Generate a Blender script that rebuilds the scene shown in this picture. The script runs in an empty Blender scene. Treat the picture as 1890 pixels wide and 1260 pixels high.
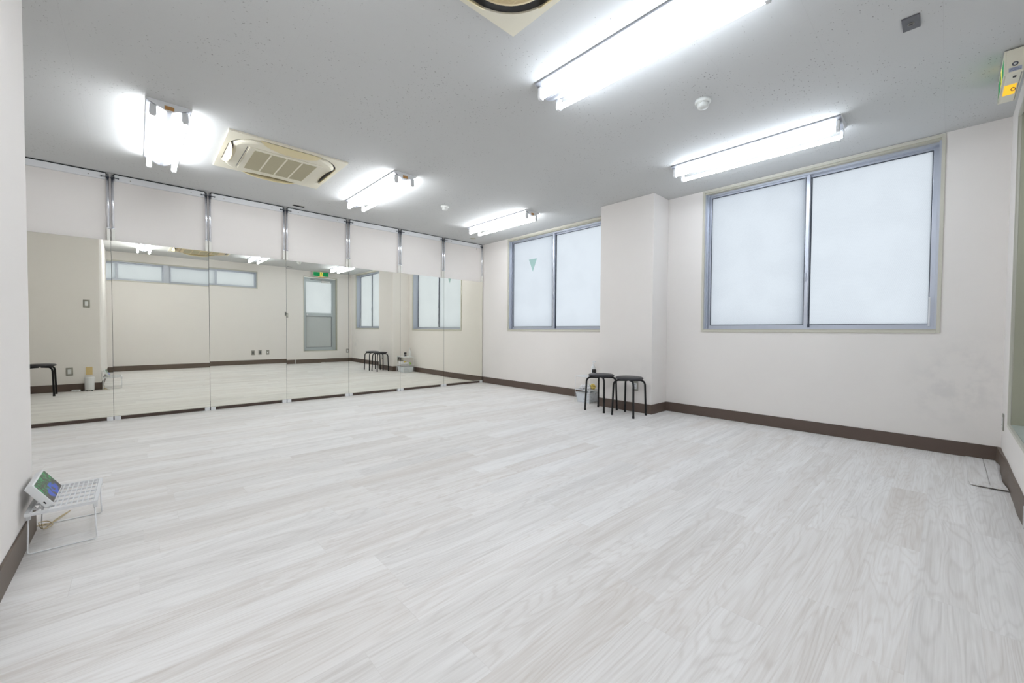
import bpy, bmesh, math, random
from mathutils import Vector, Matrix
random.seed(7)
PI = math.pi
S = bpy.context.scene
COL = S.collection

# ------------------------------------------------------------------ camera
H = 2.4835            # ceiling height
L = 6.009             # right wall
BX, BY = 2.912, -4.958  # corner of the partition block
YB = -6.4             # end of the side passage
WX = -0.03            # mirror wall plane (the mirrors stand on x = 0)
F = 746.126
yaw, pitch, roll = 0.8228, 0.0242, 0.0066
fw = Vector((-math.sin(yaw)*math.cos(pitch), math.cos(yaw)*math.cos(pitch), -math.sin(pitch)))
rt = fw.cross(Vector((0, 0, 1))).normalized(); up = rt.cross(fw)
rt2 = math.cos(roll)*rt + math.sin(roll)*up
up2 = -math.sin(roll)*rt + math.cos(roll)*up
cd = bpy.data.cameras.new('camera'); cam = bpy.data.objects.new('camera', cd); COL.objects.link(cam)
cam.matrix_world = Matrix(((rt2.x, up2.x, -fw.x, 5.728), (rt2.y, up2.y, -fw.y, -4.6026), (rt2.z, up2.z, -fw.z, 0.92355), (0, 0, 0, 1)))
cd.sensor_width = 36; cd.lens = F/1890*36; cd.clip_start = 0.02
S.camera = cam

# ------------------------------------------------------------------ world, exposure
w = bpy.data.worlds.new('daylight'); S.world = w; w.use_nodes = True
bg = w.node_tree.nodes['Background']
bg.inputs[0].default_value = (0.975, 0.985, 1.0, 1); bg.inputs[1].default_value = 1.08
S.view_settings.view_transform = 'Standard'; S.view_settings.look = 'None'
S.view_settings.exposure = 0.0; S.view_settings.gamma = 1; S.view_settings.use_curve_mapping = False
TUBE = 34.5           # brightness of the fluorescent tubes by the mirrors
TUBE2 = 25.0          # and of the dimmer pair nearer the right wall

# ------------------------------------------------------------------ materials
def srgb(r, g, b):
    f = lambda c: (c/255/12.92) if c/255 <= .04045 else ((c/255+.055)/1.055)**2.4
    return (f(r), f(g), f(b), 1)
class N:
    def __init__(s, name):
        s.m = bpy.data.materials.new(name); s.m.use_nodes = True
        s.t = s.m.node_tree; s.b = s.t.nodes['Principled BSDF']; s.out = s.t.nodes['Material Output']
    def n(s, typ, **k):
        o = s.t.nodes.new(typ)
        for a, v in k.items(): setattr(o, a, v)
        return o
    def l(s, a, b): s.t.links.new(a, b)
    def put(s, sock, v):
        if hasattr(v, 'is_output'): s.l(v, sock)
        else: sock.default_value = v
    def math(s, op, a, b=0.0, c=0.0, clamp=False):
        o = s.n('ShaderNodeMath', operation=op); o.use_clamp = clamp
        s.put(o.inputs[0], a); s.put(o.inputs[1], b); s.put(o.inputs[2], c)
        return o.outputs[0]
    def obj(s):
        tc = s.n('ShaderNodeTexCoord'); return tc.outputs['Object']
    def sep(s, v):
        o = s.n('ShaderNodeSeparateXYZ'); s.l(v, o.inputs[0]); return o.outputs
    def comb(s, x, y, z):
        o = s.n('ShaderNodeCombineXYZ')
        for i, v in enumerate((x, y, z)): s.put(o.inputs[i], v)
        return o.outputs[0]
    def noise(s, vec, scale, detail=2, rough=.5, dist=0.0):
        o = s.n('ShaderNodeTexNoise'); s.l(vec, o.inputs['Vector'])
        o.inputs['Scale'].default_value = scale; o.inputs['Detail'].default_value = detail
        o.inputs['Roughness'].default_value = rough; o.inputs['Distortion'].default_value = dist
        return o.outputs['Fac']
    def mix(s, f, a, b):
        o = s.n('ShaderNodeMix', data_type='RGBA'); s.put(o.inputs[0], f)
        s.put(o.inputs[6], a); s.put(o.inputs[7], b); return o.outputs[2]
    def smooth(s, v, lo, hi, a=0.0, b=1.0):
        o = s.n('ShaderNodeMapRange', interpolation_type='SMOOTHSTEP'); s.put(o.inputs[0], v)
        for i, x in enumerate((lo, hi, a, b)): o.inputs[i+1].default_value = x
        return o.outputs[0]
    def bump(s, hgt, strength=.2, dist=.001):
        o = s.n('ShaderNodeBump'); s.l(hgt, o.inputs['Height'])
        o.inputs['Strength'].default_value = strength; o.inputs['Distance'].default_value = dist
        s.l(o.outputs[0], s.b.inputs['Normal'])
def mat(name, col, rough=.5, metal=0.0, spec=.5, var=0.0, vscale=30):
    k = N(name); k.b.inputs['Roughness'].default_value = rough
    k.b.inputs['Metallic'].default_value = metal
    k.b.inputs['Specular IOR Level'].default_value = spec
    if len(col) == 3: col = tuple(col)+(1,)
    if var:
        f = k.noise(k.obj(), vscale, 3)
        c2 = tuple(c*(1-var) for c in col[:3])+(1,)
        k.l(k.mix(f, c2, col), k.b.inputs['Base Color'])
    else: k.b.inputs['Base Color'].default_value = col
    return k.m
def emis(name, col, strength):
    k = N(name); k.b.inputs['Base Color'].default_value = (.8, .8, .8, 1)
    k.b.inputs['Emission Color'].default_value = col; k.b.inputs['Emission Strength'].default_value = strength
    return k.m

def wallpaper(name, col, stain=None):
    k = N(name); v = k.obj()
    f = k.noise(v, 3.0, 4, .6)
    c = k.mix(f, tuple(x*.97 for x in col[:3])+(1,), col)
    x, y, z = k.sep(v)
    # fine woven texture of the wallpaper
    wv = k.math('MULTIPLY', k.noise(k.comb(k.math('MULTIPLY', x, 260.), k.math('MULTIPLY', y, 260.), k.math('MULTIPLY', z, 60.)), 1, 1),
                k.noise(k.comb(k.math('MULTIPLY', x, 60.), k.math('MULTIPLY', y, 60.), k.math('MULTIPLY', z, 260.)), 1, 1))
    if stain:   # rubbed grey patches: centre, radius
        for (sx, sy, sz, r, amt) in stain:
            d = k.n('ShaderNodeVectorMath', operation='DISTANCE'); k.l(v, d.inputs[0]); d.inputs[1].default_value = (sx, sy, sz)
            m = k.smooth(d.outputs['Value'], 0.0, r, 1, 0)
            nn = k.smooth(k.noise(v, 7, 4, .6), .42, .66)
            c = k.mix(k.math('MULTIPLY', k.math('MULTIPLY', m, nn), amt), c, (.42, .42, .44, 1))
    k.l(c, k.b.inputs['Base Color']); k.b.inputs['Roughness'].default_value = .85
    k.b.inputs['Specular IOR Level'].default_value = .25
    k.bump(wv, .16, .0015)
    return k.m
M = {}
WALL = (.87, .832, .797, 1)
M['wall'] = wallpaper('cream_wallpaper', WALL)
M['wallB'] = wallpaper('cream_wallpaper_rubbed', WALL, [(5.85, 0, .62, .45, .16), (5.72, 0, .40, .40, .10), (3.3, -.353, .45, .3, .10)])

def ceiling_mat():
    k = N('speckled_ceiling_board'); v = k.obj(); x, y, z = k.sep(v)
    # short dark fissures of the rock-wool boards, in three directions
    clus = k.smooth(k.noise(v, 2.6, 3), .36, .64)
    sp = 0.0
    for (ang, sc, st, sh, den) in ((1.05, 25., 2.3, 0., .19), (1.4, 28., 2.0, 11., .17), (1.95, 24., 2.5, 23., .17), (1.7, 44., 1.5, 31., .07)):
        c_, s_ = math.cos(ang), math.sin(ang)
        a = k.math('ADD', k.math('MULTIPLY', x, c_*sc), k.math('MULTIPLY', y, s_*sc))
        b = k.math('ADD', k.math('MULTIPLY', x, -s_*sc*st), k.math('MULTIPLY', y, c_*sc*st))
        vo = k.n('ShaderNodeTexVoronoi', voronoi_dimensions='2D'); vo.inputs['Scale'].default_value = 1.0
        wob = k.noise(v, 90, 2)
        k.l(k.comb(k.math('ADD', k.math('ADD', a, sh), k.math('MULTIPLY', wob, .25)), k.math('ADD', b, k.math('MULTIPLY', wob, .6)), 0.), vo.inputs['Vector'])
        r1, r2, r3 = k.sep(vo.outputs['Color'])
        lim = k.math('MULTIPLY', k.smooth(k.math('ADD', r1, k.math('MULTIPLY', clus, .14)), 1.04-den, 1.18), .15)
        one = k.smooth(k.math('SUBTRACT', vo.outputs['Distance'], lim), .012, -.03)
        one = k.math('MULTIPLY', one, k.math('MULTIPLY_ADD', r2, .6, .4))
        sp = k.math('MAXIMUM', sp, one)
    base = k.mix(k.noise(v, 1.4, 3), (.61, .615, .61, 1), (.65, .655, .65, 1))
    c = k.mix(k.math('MULTIPLY', sp, .92), base, (.16, .155, .15, 1))
    fx = k.math('ABSOLUTE', k.math('SUBTRACT', k.math('FRACT', k.math('DIVIDE', k.math('SUBTRACT', x, 5.226), .4525)), .5))
    fy = k.math('ABSOLUTE', k.math('SUBTRACT', k.math('FRACT', k.math('DIVIDE', k.math('SUBTRACT', y, -4.865), .91)), .5))
    sm = k.math('MAXIMUM', k.smooth(fx, .4965, .499), k.smooth(fy, .4985, .4995))
    c = k.mix(k.math('MULTIPLY', sm, .10), c, (.35, .35, .35, 1))
    k.l(c, k.b.inputs['Base Color']); k.b.inputs['Roughness'].default_value = .9
    k.b.inputs['Specular IOR Level'].default_value = .2
    h = k.math('SUBTRACT', k.math('MULTIPLY', k.noise(v, 160, 2), .3), k.math('ADD', sp, sm))
    k.bump(h, .25, .002)
    return k.m
M['ceil'] = ceiling_mat()

def floor_mat():
    k = N('whitewashed_plank_floor'); v = k.obj(); x, y, z = k.sep(v)
    PW, PL = .1525, .914
    u = k.math('DIVIDE', k.math('SUBTRACT', x, 5.82), PW)
    ix = k.math('FLOOR', u)
    wn = k.n('ShaderNodeTexWhiteNoise', noise_dimensions='1D'); k.l(ix, wn.inputs['W'])
    yy = k.math('ADD', k.math('DIVIDE', y, PL), k.math('MULTIPLY', wn.outputs['Value'], 5.))
    iy = k.math('FLOOR', yy)
    w2 = k.n('ShaderNodeTexWhiteNoise', noise_dimensions='2D'); k.l(k.comb(ix, iy, 0.), w2.inputs['Vector'])
    r = w2.outputs['Value']; r1, r2, r3 = k.sep(w2.outputs['Color'])
    off = k.math('MULTIPLY', r1, 37.)
    # cathedral grain: contour bands of a stretched, plank-shifted noise
    gv = k.comb(k.math('ADD', k.math('MULTIPLY', x, 6.5), off), k.math('ADD', k.math('MULTIPLY', y, .60), k.math('MULTIPLY', r2, 19.)), off)
    g = k.noise(gv, 1.0, 2, .45, .2)
    rings = k.math('ABSOLUTE', k.math('SUBTRACT', k.math('FRACT', k.math('MULTIPLY', g, 27.)), .5))
    rings = k.smooth(rings, .0, .28)
    fine = k.noise(k.comb(k.math('ADD', k.math('MULTIPLY', x, 150.), off), k.math('MULTIPLY', y, 3.2), off), 1.0, 4, .65)
    broad = k.noise(k.comb(k.math('ADD', k.math('MULTIPLY', x, 15.), off), k.math('MULTIPLY', y, 1.1), off), 1.0, 3, .6)
    t = k.math('ADD', k.math('MULTIPLY', rings, .12), k.math('ADD', k.math('MULTIPLY', fine, .60), k.math('MULTIPLY', broad, .60)))
    t = k.math('ADD', t, k.math('MULTIPLY', k.math('SUBTRACT', r, .5), .17))
    t = k.smooth(t, .30, 1.0)
    warm = k.mix(r3, (.67, .62, .575, 1), (.66, .635, .61, 1))
    c = k.mix(t, warm, (.91, .895, .88, 1))
    # occasional beige plank
    beige = k.smooth(r2, .80, .90)
    c = k.mix(k.math('MULTIPLY', beige, .15), c, (.62, .56, .50, 1))
    fx = k.math('ABSOLUTE', k.math('SUBTRACT', k.math('FRACT', u), .5))
    fy = k.math('ABSOLUTE', k.math('SUBTRACT', k.math('FRACT', yy), .5))
    sx = k.smooth(fx, .492, .499); sy = k.smooth(fy, .4985, .4998)
    seam = k.math('MULTIPLY', k.math('MAXIMUM', sx, sy), k.math('MULTIPLY_ADD', r1, .26, .02))
    c = k.mix(seam, c, (.38, .34, .31, 1))
    k.l(c, k.b.inputs['Base Color'])
    k.l(k.smooth(t, 0, 1, .50, .40), k.b.inputs['Roughness'])
    k.b.inputs['Specular IOR Level'].default_value = .4
    k.bump(k.math('SUBTRACT', k.math('MULTIPLY', fine, .25), seam), .15, .001)
    return k.m
M['floor'] = floor_mat()
M['base'] = mat('dark_brown_vinyl_skirting', (.118, .083, .066), .5, var=.12, vscale=12)
M['baseR'] = mat('brown_vinyl_skirting', (.145, .108, .084), .5, var=.15, vscale=12)
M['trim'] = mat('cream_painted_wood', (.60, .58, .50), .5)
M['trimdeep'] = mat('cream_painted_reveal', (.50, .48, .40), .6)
M['alu'] = mat('silver_aluminium', (.52, .55, .62), .38, .55)
M['aludark'] = mat('dark_gasket_and_gap', (.05, .06, .08), .6)  # dark gaskets, and shade painted into the gap between the sashes
M['doorpan'] = mat('grey_door_panel', (.56, .59, .59), .45, .1)
M['dooralu'] = mat('grey_green_aluminium', (.55, .60, .62), .42, .4)
M['white'] = mat('white_plastic', (.82, .83, .84), .35)
M['whitemetal'] = mat('white_enamel', (.86, .87, .88), .3)
M['dimmed_housing'] = mat('dimmed_housing_enamel', (.30, .31, .34), .45)  # white housing coloured grey to hold back the tube glow on it
M['cream'] = mat('aged_cream_plastic', (.86, .82, .68), .4)
M['sleeve'] = mat('pale_cream_plastic', (.80, .79, .73), .4)
M['creamtan'] = mat('tan_aged_plastic', (.70, .56, .32), .45)
M['creamdeep'] = mat('yellowed_plastic', (.80, .70, .44), .45)
M['grille'] = mat('beige_filter_mesh', (.50, .455, .31), .8)
M['black'] = mat('black_steel_tube', (.006, .006, .007), .4, spec=.35)
M['seat'] = mat('dark_grey_vinyl', (.026, .025, .032), .45, var=.2, vscale=60)
M['rubber'] = mat('black_rubber', (.012, .012, .012), .7)
M['chrome'] = mat('chrome', (.88, .90, .95), .2, 1)
M['steel'] = mat('brushed_steel_plate', (.36, .35, .31), .4, .6)
M['darkmetal'] = mat('dark_clamp_metal', (.10, .11, .13), .4, .6)
M['foam'] = mat('black_foam', (.015, .018, .022), .8)
M['yellow'] = mat('yellow_beige_plate', (.72, .55, .26), .4)
M['cable'] = mat('tan_cable', (.62, .50, .30), .5)
M['labelbrown'] = mat('orange_brown_label', (.52, .27, .09), .6)
M['sill'] = mat('grey_green_sill_tile', (.52, .56, .50), .5, var=.2, vscale=25)
M['olive'] = mat('olive_grey_paint', (.42, .41, .31), .6)
M['greyplate'] = mat('dark_grey_plate', (.10, .10, .11), .4)
M['detector'] = mat('pale_plastic', (.74, .75, .72), .4)
M['patch'] = mat('beige_cap', (.55, .53, .42), .6)
M['bottle'] = mat('white_bottle', (.85, .87, .87), .3)
M['clearplastic'] = mat('translucent_white_plastic', (.80, .84, .88), .3)
M['bag'] = mat('white_plastic_bag', (.88, .88, .90), .35)
M['yellowpack'] = mat('yellow_pack', (.80, .62, .16), .45)
M['greenpack'] = mat('lime_green_pack', (.45, .70, .15), .45)
M['tube'] = emis('fluorescent_tube', (.93, .965, 1.0, 1), TUBE)
M['tube2'] = emis('fluorescent_tube_cool', (.84, .915, 1.0, 1), TUBE2)
M['mark'] = mat('faded_green_film', (.28, .42, .40), .5)
M['blacksoft'] = mat('black_plastic', (.012, .012, .014), .35)

def mirror_mat():
    k = N('mirror_glass'); k.b.inputs['Metallic'].default_value = 1
    k.b.inputs['Base Color'].default_value = (.90, .895, .82, 1); k.b.inputs['Roughness'].default_value = 0.0
    return k.m
M['mirror'] = mirror_mat()
def pane_mat(name, axis, tint=(.90, .94, .97, 1)):
    k = N(name); v = k.obj(); x, y, z = k.sep(v); h = x if axis == 'x' else y
    P = .0125
    def lines(e): return k.smooth(k.math('ABSOLUTE', k.math('SUBTRACT', k.math('FRACT', k.math('DIVIDE', e, P)), .5)), .40, .49)
    g = k.math('MAXIMUM', lines(k.math('SUBTRACT', k.math('MULTIPLY', h, .8), z)), k.math('MULTIPLY', lines(k.math('ADD', h, z)), .4))
    g = k.math('MULTIPLY', g, k.smooth(k.noise(v, 3.5, 2), .35, .62, .35, 1.))
    c = k.mix(k.math('MULTIPLY', g, .60), tint, (.55, .58, .62, 1))
    c = k.mix(k.math('MULTIPLY', k.noise(v, 180, 1), .22), c, (.6, .62, .66, 1))
    tr = k.n('ShaderNodeBsdfTranslucent'); k.l(c, tr.inputs[0])
    gl = k.n('ShaderNodeBsdfGlossy'); gl.inputs['Roughness'].default_value = .6; gl.inputs['Color'].default_value = (.9, .9, .9, 1)
    mx = k.n('ShaderNodeMixShader'); mx.inputs[0].default_value = .02
    k.l(tr.outputs[0], mx.inputs[1]); k.l(gl.outputs[0], mx.inputs[2])
    k.l(mx.outputs[0], k.out.inputs[0])
    return k.m
M['paneX'] = pane_mat('frosted_wired_glass', 'x')
M['paneY'] = pane_mat('frosted_glass', 'y')

# ------------------------------------------------------------------ mesh helpers
class MB:
    def __init__(s): s.v = []; s.f = []; s.mi = []; s.sm = []
    def add(s, vs, fs, mi=0, smooth=False):
        o = len(s.v); s.v += [tuple(v) for v in vs]
        for f in fs: s.f.append(tuple(i+o for i in f)); s.mi.append(mi); s.sm.append(smooth)
        return s
    def box(s, x0, x1, y0, y1, z0, z1, mi=0):
        x0, x1 = sorted((x0, x1)); y0, y1 = sorted((y0, y1)); z0, z1 = sorted((z0, z1))
        vs = [(x0,y0,z0),(x1,y0,z0),(x1,y1,z0),(x0,y1,z0),(x0,y0,z1),(x1,y0,z1),(x1,y1,z1),(x0,y1,z1)]
        return s.add(vs, [(0,3,2,1),(4,5,6,7),(0,1,5,4),(1,2,6,5),(2,3,7,6),(3,0,4,7)], mi)
    def tube(s, pts, r, n=12, mi=0, close=False, caps=True):
        pts = [Vector(p) for p in pts]; m = len(pts); base = []
        rr = r if isinstance(r, (list, tuple)) else [r]*m
        prev = None
        for i, p in enumerate(pts):
            if close: t = pts[(i+1) % m]-pts[i-1]
            else: t = pts[min(i+1, m-1)]-pts[max(i-1, 0)]
            t.normalize()
            a = prev if prev is not None else (Vector((0, 0, 1)) if abs(t.z) < .9 else Vector((1, 0, 0)))
            u = (a - t*a.dot(t))
            if u.length < 1e-6: u = t.orthogonal()
            u.normalize(); w_ = t.cross(u); prev = u
            base += [p + rr[i]*(math.cos(2*PI*j/n)*u + math.sin(2*PI*j/n)*w_) for j in range(n)]
        fs = []
        for i in range(m if close else m-1):
            a, b = i*n, ((i+1) % m)*n
            fs += [(a+j, a+(j+1) % n, b+(j+1) % n, b+j) for j in range(n)]
        s.add(base, fs, mi, True)
        if caps and not close:
            o = len(s.v)-len(base)
            s.f.append(tuple(o+j for j in range(n))[::-1]); s.mi.append(mi); s.sm.append(False)
            s.f.append(tuple(o+(m-1)*n+j for j in range(n))); s.mi.append(mi); s.sm.append(False)
        return s
    def lathe(s, prof, cx=0, cy=0, n=32, mi=0, smooth=True, axis='z'):
        vs = []; fs = []
        for r, z in prof:
            for j in range(n):
                a = 2*PI*j/n; vs.append((cx+r*math.cos(a), cy+r*math.sin(a), z))
        for i in range(len(prof)-1):
            fs += [(i*n+j, i*n+(j+1) % n, (i+1)*n+(j+1) % n, (i+1)*n+j) for j in range(n)]
        if axis == 'x': vs = [(v[2], v[1], v[0]) for v in vs]
        if axis == 'y': vs = [(v[0], v[2], v[1]) for v in vs]
        s.add(vs, fs, mi, smooth)
        o = len(s.v)-len(vs)
        s.f.append(tuple(o+j for j in range(n))[::-1]); s.mi.append(mi); s.sm.append(False)
        o2 = o+(len(prof)-1)*n
        s.f.append(tuple(o2+j for j in range(n))); s.mi.append(mi); s.sm.append(False)
        return s
    def prism(s, poly, a, b, axis='x', mi=0, smooth=False):
        """poly: 2D outline; extruded from a to b along axis ('x': (y,z); 'y': (x,z); 'z': (x,y))"""
        def P(p, t): return {'x': (t, p[0], p[1]), 'y': (p[0], t, p[1]), 'z': (p[0], p[1], t)}[axis]
        n = len(poly); vs = [P(p, a) for p in poly]+[P(p, b) for p in poly]
        s.add(vs, [(j, (j+1) % n, n+(j+1) % n, n+j) for j in range(n)], mi, smooth)
        s.add(vs, [tuple(range(n))[::-1], tuple(range(n, 2*n))], mi)
        return s
    def build(s, name, mats, parent=None, bevel=0, seg=2, loc=None, kind=None):
        me = bpy.data.meshes.new(name); me.from_pydata(s.v, [], s.f); 
        for m in (mats if isinstance(mats, (list, tuple)) else [mats]): me.materials.append(m)
        for p, mi, sm in zip(me.polygons, s.mi, s.sm): p.material_index = mi; p.use_smooth = sm
        bm = bmesh.new(); bm.from_mesh(me)
        bmesh.ops.remove_doubles(bm, verts=bm.verts, dist=1e-6)
        bmesh.ops.recalc_face_normals(bm, faces=bm.faces); bm.to_mesh(me); bm.free()
        o = bpy.data.objects.new(name, me); COL.objects.link(o)
        if loc: o.location = loc
        if bevel:
            b = o.modifiers.new('bevel', 'BEVEL'); b.width = bevel; b.segments = seg; b.limit_method = 'ANGLE'; b.angle_limit = .6
        if parent: o.parent = parent
        if kind: o['kind'] = kind
        return o
def thing(name, label, cat, loc=(0, 0, 0), rz=0, group=None, kind=None):
    o = bpy.data.objects.new(name, None); COL.objects.link(o); o.location = loc; o.rotation_euler = (0, 0, rz)
    o.empty_display_size = .1
    if label: o['label'] = label
    if cat: o['category'] = cat
    if group: o['group'] = group
    if kind: o['kind'] = kind
    return o
def tag(o, label, cat, group=None):
    o['label'] = label; o['category'] = cat
    if group: o['group'] = group
    return o
def copy_tree(o, parent=None):
    c = o.copy(); COL.objects.link(c)
    if parent: c.parent = parent
    for ch in list(o.children): copy_tree(ch, c)
    return c
def cells(axis, at0, at1, us, zs, solid, mats, name):
    """wall slab between at0 and at1 on `axis`, cut into a grid; solid(i,j) says where it is filled"""
    mb = MB()
    nu, nz = len(us)-1, len(zs)-1
    def P(a, u, z): return (a, u, z) if axis == 'x' else (u, a, z)
    for i in range(nu):
        for j in range(nz):
            if not solid(i, j): continue
            u0, u1, z0, z1 = us[i], us[i+1], zs[j], zs[j+1]
            for a in (at0, at1): mb.add([P(a, u0, z0), P(a, u1, z0), P(a, u1, z1), P(a, u0, z1)], [(0, 1, 2, 3)])
            for di, dj, q in ((-1, 0, [(u0, z0), (u0, z1)]), (1, 0, [(u1, z0), (u1, z1)]), (0, -1, [(u0, z0), (u1, z0)]), (0, 1, [(u0, z1), (u1, z1)])):
                a, b = i+di, j+dj
                if 0 <= a < nu and 0 <= b < nz and solid(a, b): continue
                mb.add([P(at0, *q[0]), P(at0, *q[1]), P(at1, *q[1]), P(at1, *q[0])], [(0, 1, 2, 3)])
    o = mb.build(name, mats); o['kind'] = 'structure'
    return o

# ------------------------------------------------------------------ room shell
fl = MB().box(-.25, L+.3, YB-.2, .25, -.1, 0).build('floor', M['floor'], kind='structure')
ce = MB().box(-.25, L+.3, YB-.2, .25, H, H+.12).build('ceiling', M['ceil'], kind='structure')
MB().box(WX-.15, WX, YB-.15, .2, 0, H).build('wall_left', M['wall'], kind='structure')
W1 = (.65, 2.594, .932, 2.476); W2 = (3.858, 5.686, .935, 2.476)
T = .018       # width of the cream window casing
us = [WX, W1[0]+T, W1[1]-T, W2[0]+T, W2[1]-T, L]; zs = [0, .95, 2.458, H]
cells('y', 0, .2, us, zs, lambda i, j: not (j == 1 and i in (1, 3)), M['wallB'], 'wall_back')
# pillar between the windows
pil = MB().box(2.762, 3.466, -.353, 0, 0, H).build('wall_pillar', M['wallB'], bevel=.006, kind='structure')
# right wall with the door opening and the high window
DY0, DY1, DZ0, DZ1 = -1.306, -.417, .32, 2.345
HY0, HY1, HZ0, HZ1 = -5.30, -2.395, 1.878, 2.305
us = [YB, HY0, HY1, DY0, DY1, 0]; zs = [0, DZ0, HZ0, HZ1, DZ1, H]
cells('x', L, L+.2, us, zs, lambda i, j: not ((i == 3 and j in (1, 2, 3)) or (i == 1 and j == 2)), M['wall'], 'wall_right')
MB().box(BX, L, YB, BY, 0, H).build('wall_partition', M['wall'], bevel=.008, kind='structure')
MB().box(WX-.15, BX+.05, YB-.15, YB, 0, H).build('wall_front', M['wall'], kind='structure')

# skirting
BH, BT = .107, .008
def skirt(name, x0, x1, y0, y1, m=None):
    return MB().box(x0, x1, y0, y1, 0, BH).build(name, m or M['base'], bevel=.002, kind='structure')
skirt('baseboard_left', WX, WX+BT, YB, -.0)
skirt('baseboard_back', WX+BT, 2.762, -BT, 0)
mb = MB(); mb.prism([(2.762, 0), (2.762-BT, -BT), (2.762-BT, -.353-BT), (3.466+BT, -.353-BT), (3.466+BT, -BT), (3.466, 0), (3.466, -.353), (2.762, -.353)], 0, BH, 'z')
mb.build('baseboard_pillar', M['base'], kind='structure')
skirt('baseboard_back_right', 3.466+BT, L-.012, -BT, 0)
# the right skirting has come loose and ripples near the corner
mb = MB(); n = 160; ys = [-.008-(4.942*i/n) for i in range(n+1)]; vs = []
for i, y in enumerate(ys):
    a = max(0.0, 1-abs(y)/1.6)
    wv = .010+.009*a*(1+math.sin(y*8.5))+.004*a*math.sin(y*19.+1)
    wt = .008+.005*a*(1+math.sin(y*7.+2))
    hz = BH + .005*a*math.sin(y*9.)
    vs += [(L, y, 0), (L-wv-.004, y, 0), (L-wt, y, hz), (L, y, hz)]
fs = []
for i in range(n):
    a, b = i*4, i*4+4
    fs += [(a+j, a+(j+1) % 4, b+(j+1) % 4, b+j) for j in range(4)]
fs += [(0, 1, 2, 3), (n*4+3, n*4+2, n*4+1, n*4)]
mb.add(vs, fs, 0, False); mb.build('baseboard_right', M['baseR'], kind='structure')
skirt('baseboard_partition', BX-BT, L-.02, BY, BY+BT, M['baseR'])
skirt('baseboard_partition_side', BX-BT, BX, YB, BY)
skirt('baseboard_front', WX+BT, BX-BT, YB, YB+BT)
# pale cover strip over a joint of the right skirting
MB().box(L-.0175, L-.008, -1.512, -1.504, 0, BH).build('trim_1', M['white'], kind='structure')

# ------------------------------------------------------------------ sliding windows in the back wall
def frame_x(mb, x0, x1, z0, z1, y0, y1, wd, mi=0):
    mb.box(x0, x0+wd, y0, y1, z0, z1, mi); mb.box(x1-wd, x1, y0, y1, z0, z1, mi)
    mb.box(x0+wd, x1-wd, y0, y1, z0, z0+wd, mi); mb.box(x0+wd, x1-wd, y0, y1, z1-wd, z1, mi)
    return mb
def frame_y(mb, y0, y1, z0, z1, x0, x1, wd, mi=0):
    mb.box(x0, x1, y0, y0+wd, z0, z1, mi); mb.box(x0, x1, y1-wd, y1, z0, z1, mi)
    mb.box(x0, x1, y0+wd, y1-wd, z0, z0+wd, mi); mb.box(x0, x1, y0+wd, y1-wd, z1-wd, z1, mi)
    return mb
def back_window(nm, b, mid, cat_mark=False):
    x0, x1, z0, z1 = b
    r = thing(nm, None, None, (0, 0, 0), kind='structure')
    frame_x(MB(), x0, x1, z0, z1, -.008, .02, .022).build('casing', M['trim'], r, bevel=.002)
    a0, a1, c0, c1 = x0+.022, x1-.022, z0+.022, z1-.022
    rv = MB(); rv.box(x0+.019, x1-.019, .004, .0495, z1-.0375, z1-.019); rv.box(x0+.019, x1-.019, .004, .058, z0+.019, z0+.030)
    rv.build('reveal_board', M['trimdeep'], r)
    MB().box(mid+.0255, mid+.036, .098, .112, z0+.045, z1-.075).build('gap_shade_strip', M['aludark'], r)  # black strip standing in for the shaded gap beside the meeting stile
    fr = MB(); frame_x(fr, a0, a1, c0, c1, .010, .16, .014)
    fr.box(a0+.0142, a1-.0142, .050, .159, c1-.034, c1-.0002)
    # running tracks
    for y in (.062, .105): fr.box(a0+.014, a1-.014, y, y+.004, c0+.014, c0+.024); fr.box(a0+.014, a1-.014, y, y+.004, c1-.032, c1-.014)
    fr.box(a0+.014, a0+.026, .040, .052, c0+.014, c1-.014)
    fr.build('window_frame', M['alu'], r)
    i0, i1, k0, k1 = a0+.015, a1-.015, c0+.020, c1-.020
    # room-side sash on the left, outer sash on the right
    for (s0, s1, y0, side) in ((i0, mid+.025, .066, 'l'), (mid-.022, i1, .110, 'r')):
        s = frame_x(MB(), s0, s1, k0, k1, y0, y0+.030, .030).build('sash', M['alu'], r, bevel=.002)
        g = frame_x(MB(), s0+.030, s1-.030, k0+.030, k1-.030, y0+.004, y0+.020, .005).build('gasket', M['aludark'], s)
        MB().box(s0+.031, s1-.031, y0+.014, y0+.018, k0+.031, k1-.031).build('glass_pane', M['paneX'], s)
        if side == 'l':
            MB().box(mid-.004, mid+.010, y0-.010, y0, 1.42, 1.50).build('latch', M['alu'], s, bevel=.003)
            if cat_mark:
                MB().prism([(1.078, 2.092), (1.252, 2.092), (1.163, 1.895)], y0+.011, y0+.0135, 'y').build('triangle_mark', M['mark'], s)['label'] = 'faded green downward triangle on the glass'
    if nm == 'window_2':
        MB().box(i1-.034, i1-.022, .104, .112, k0+.012, k0+.25).build('white_draught_strip', M['white'], r)
    return r
back_window('window_1', W1, 1.605, True)
back_window('window_2', W2, 4.79)

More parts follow.
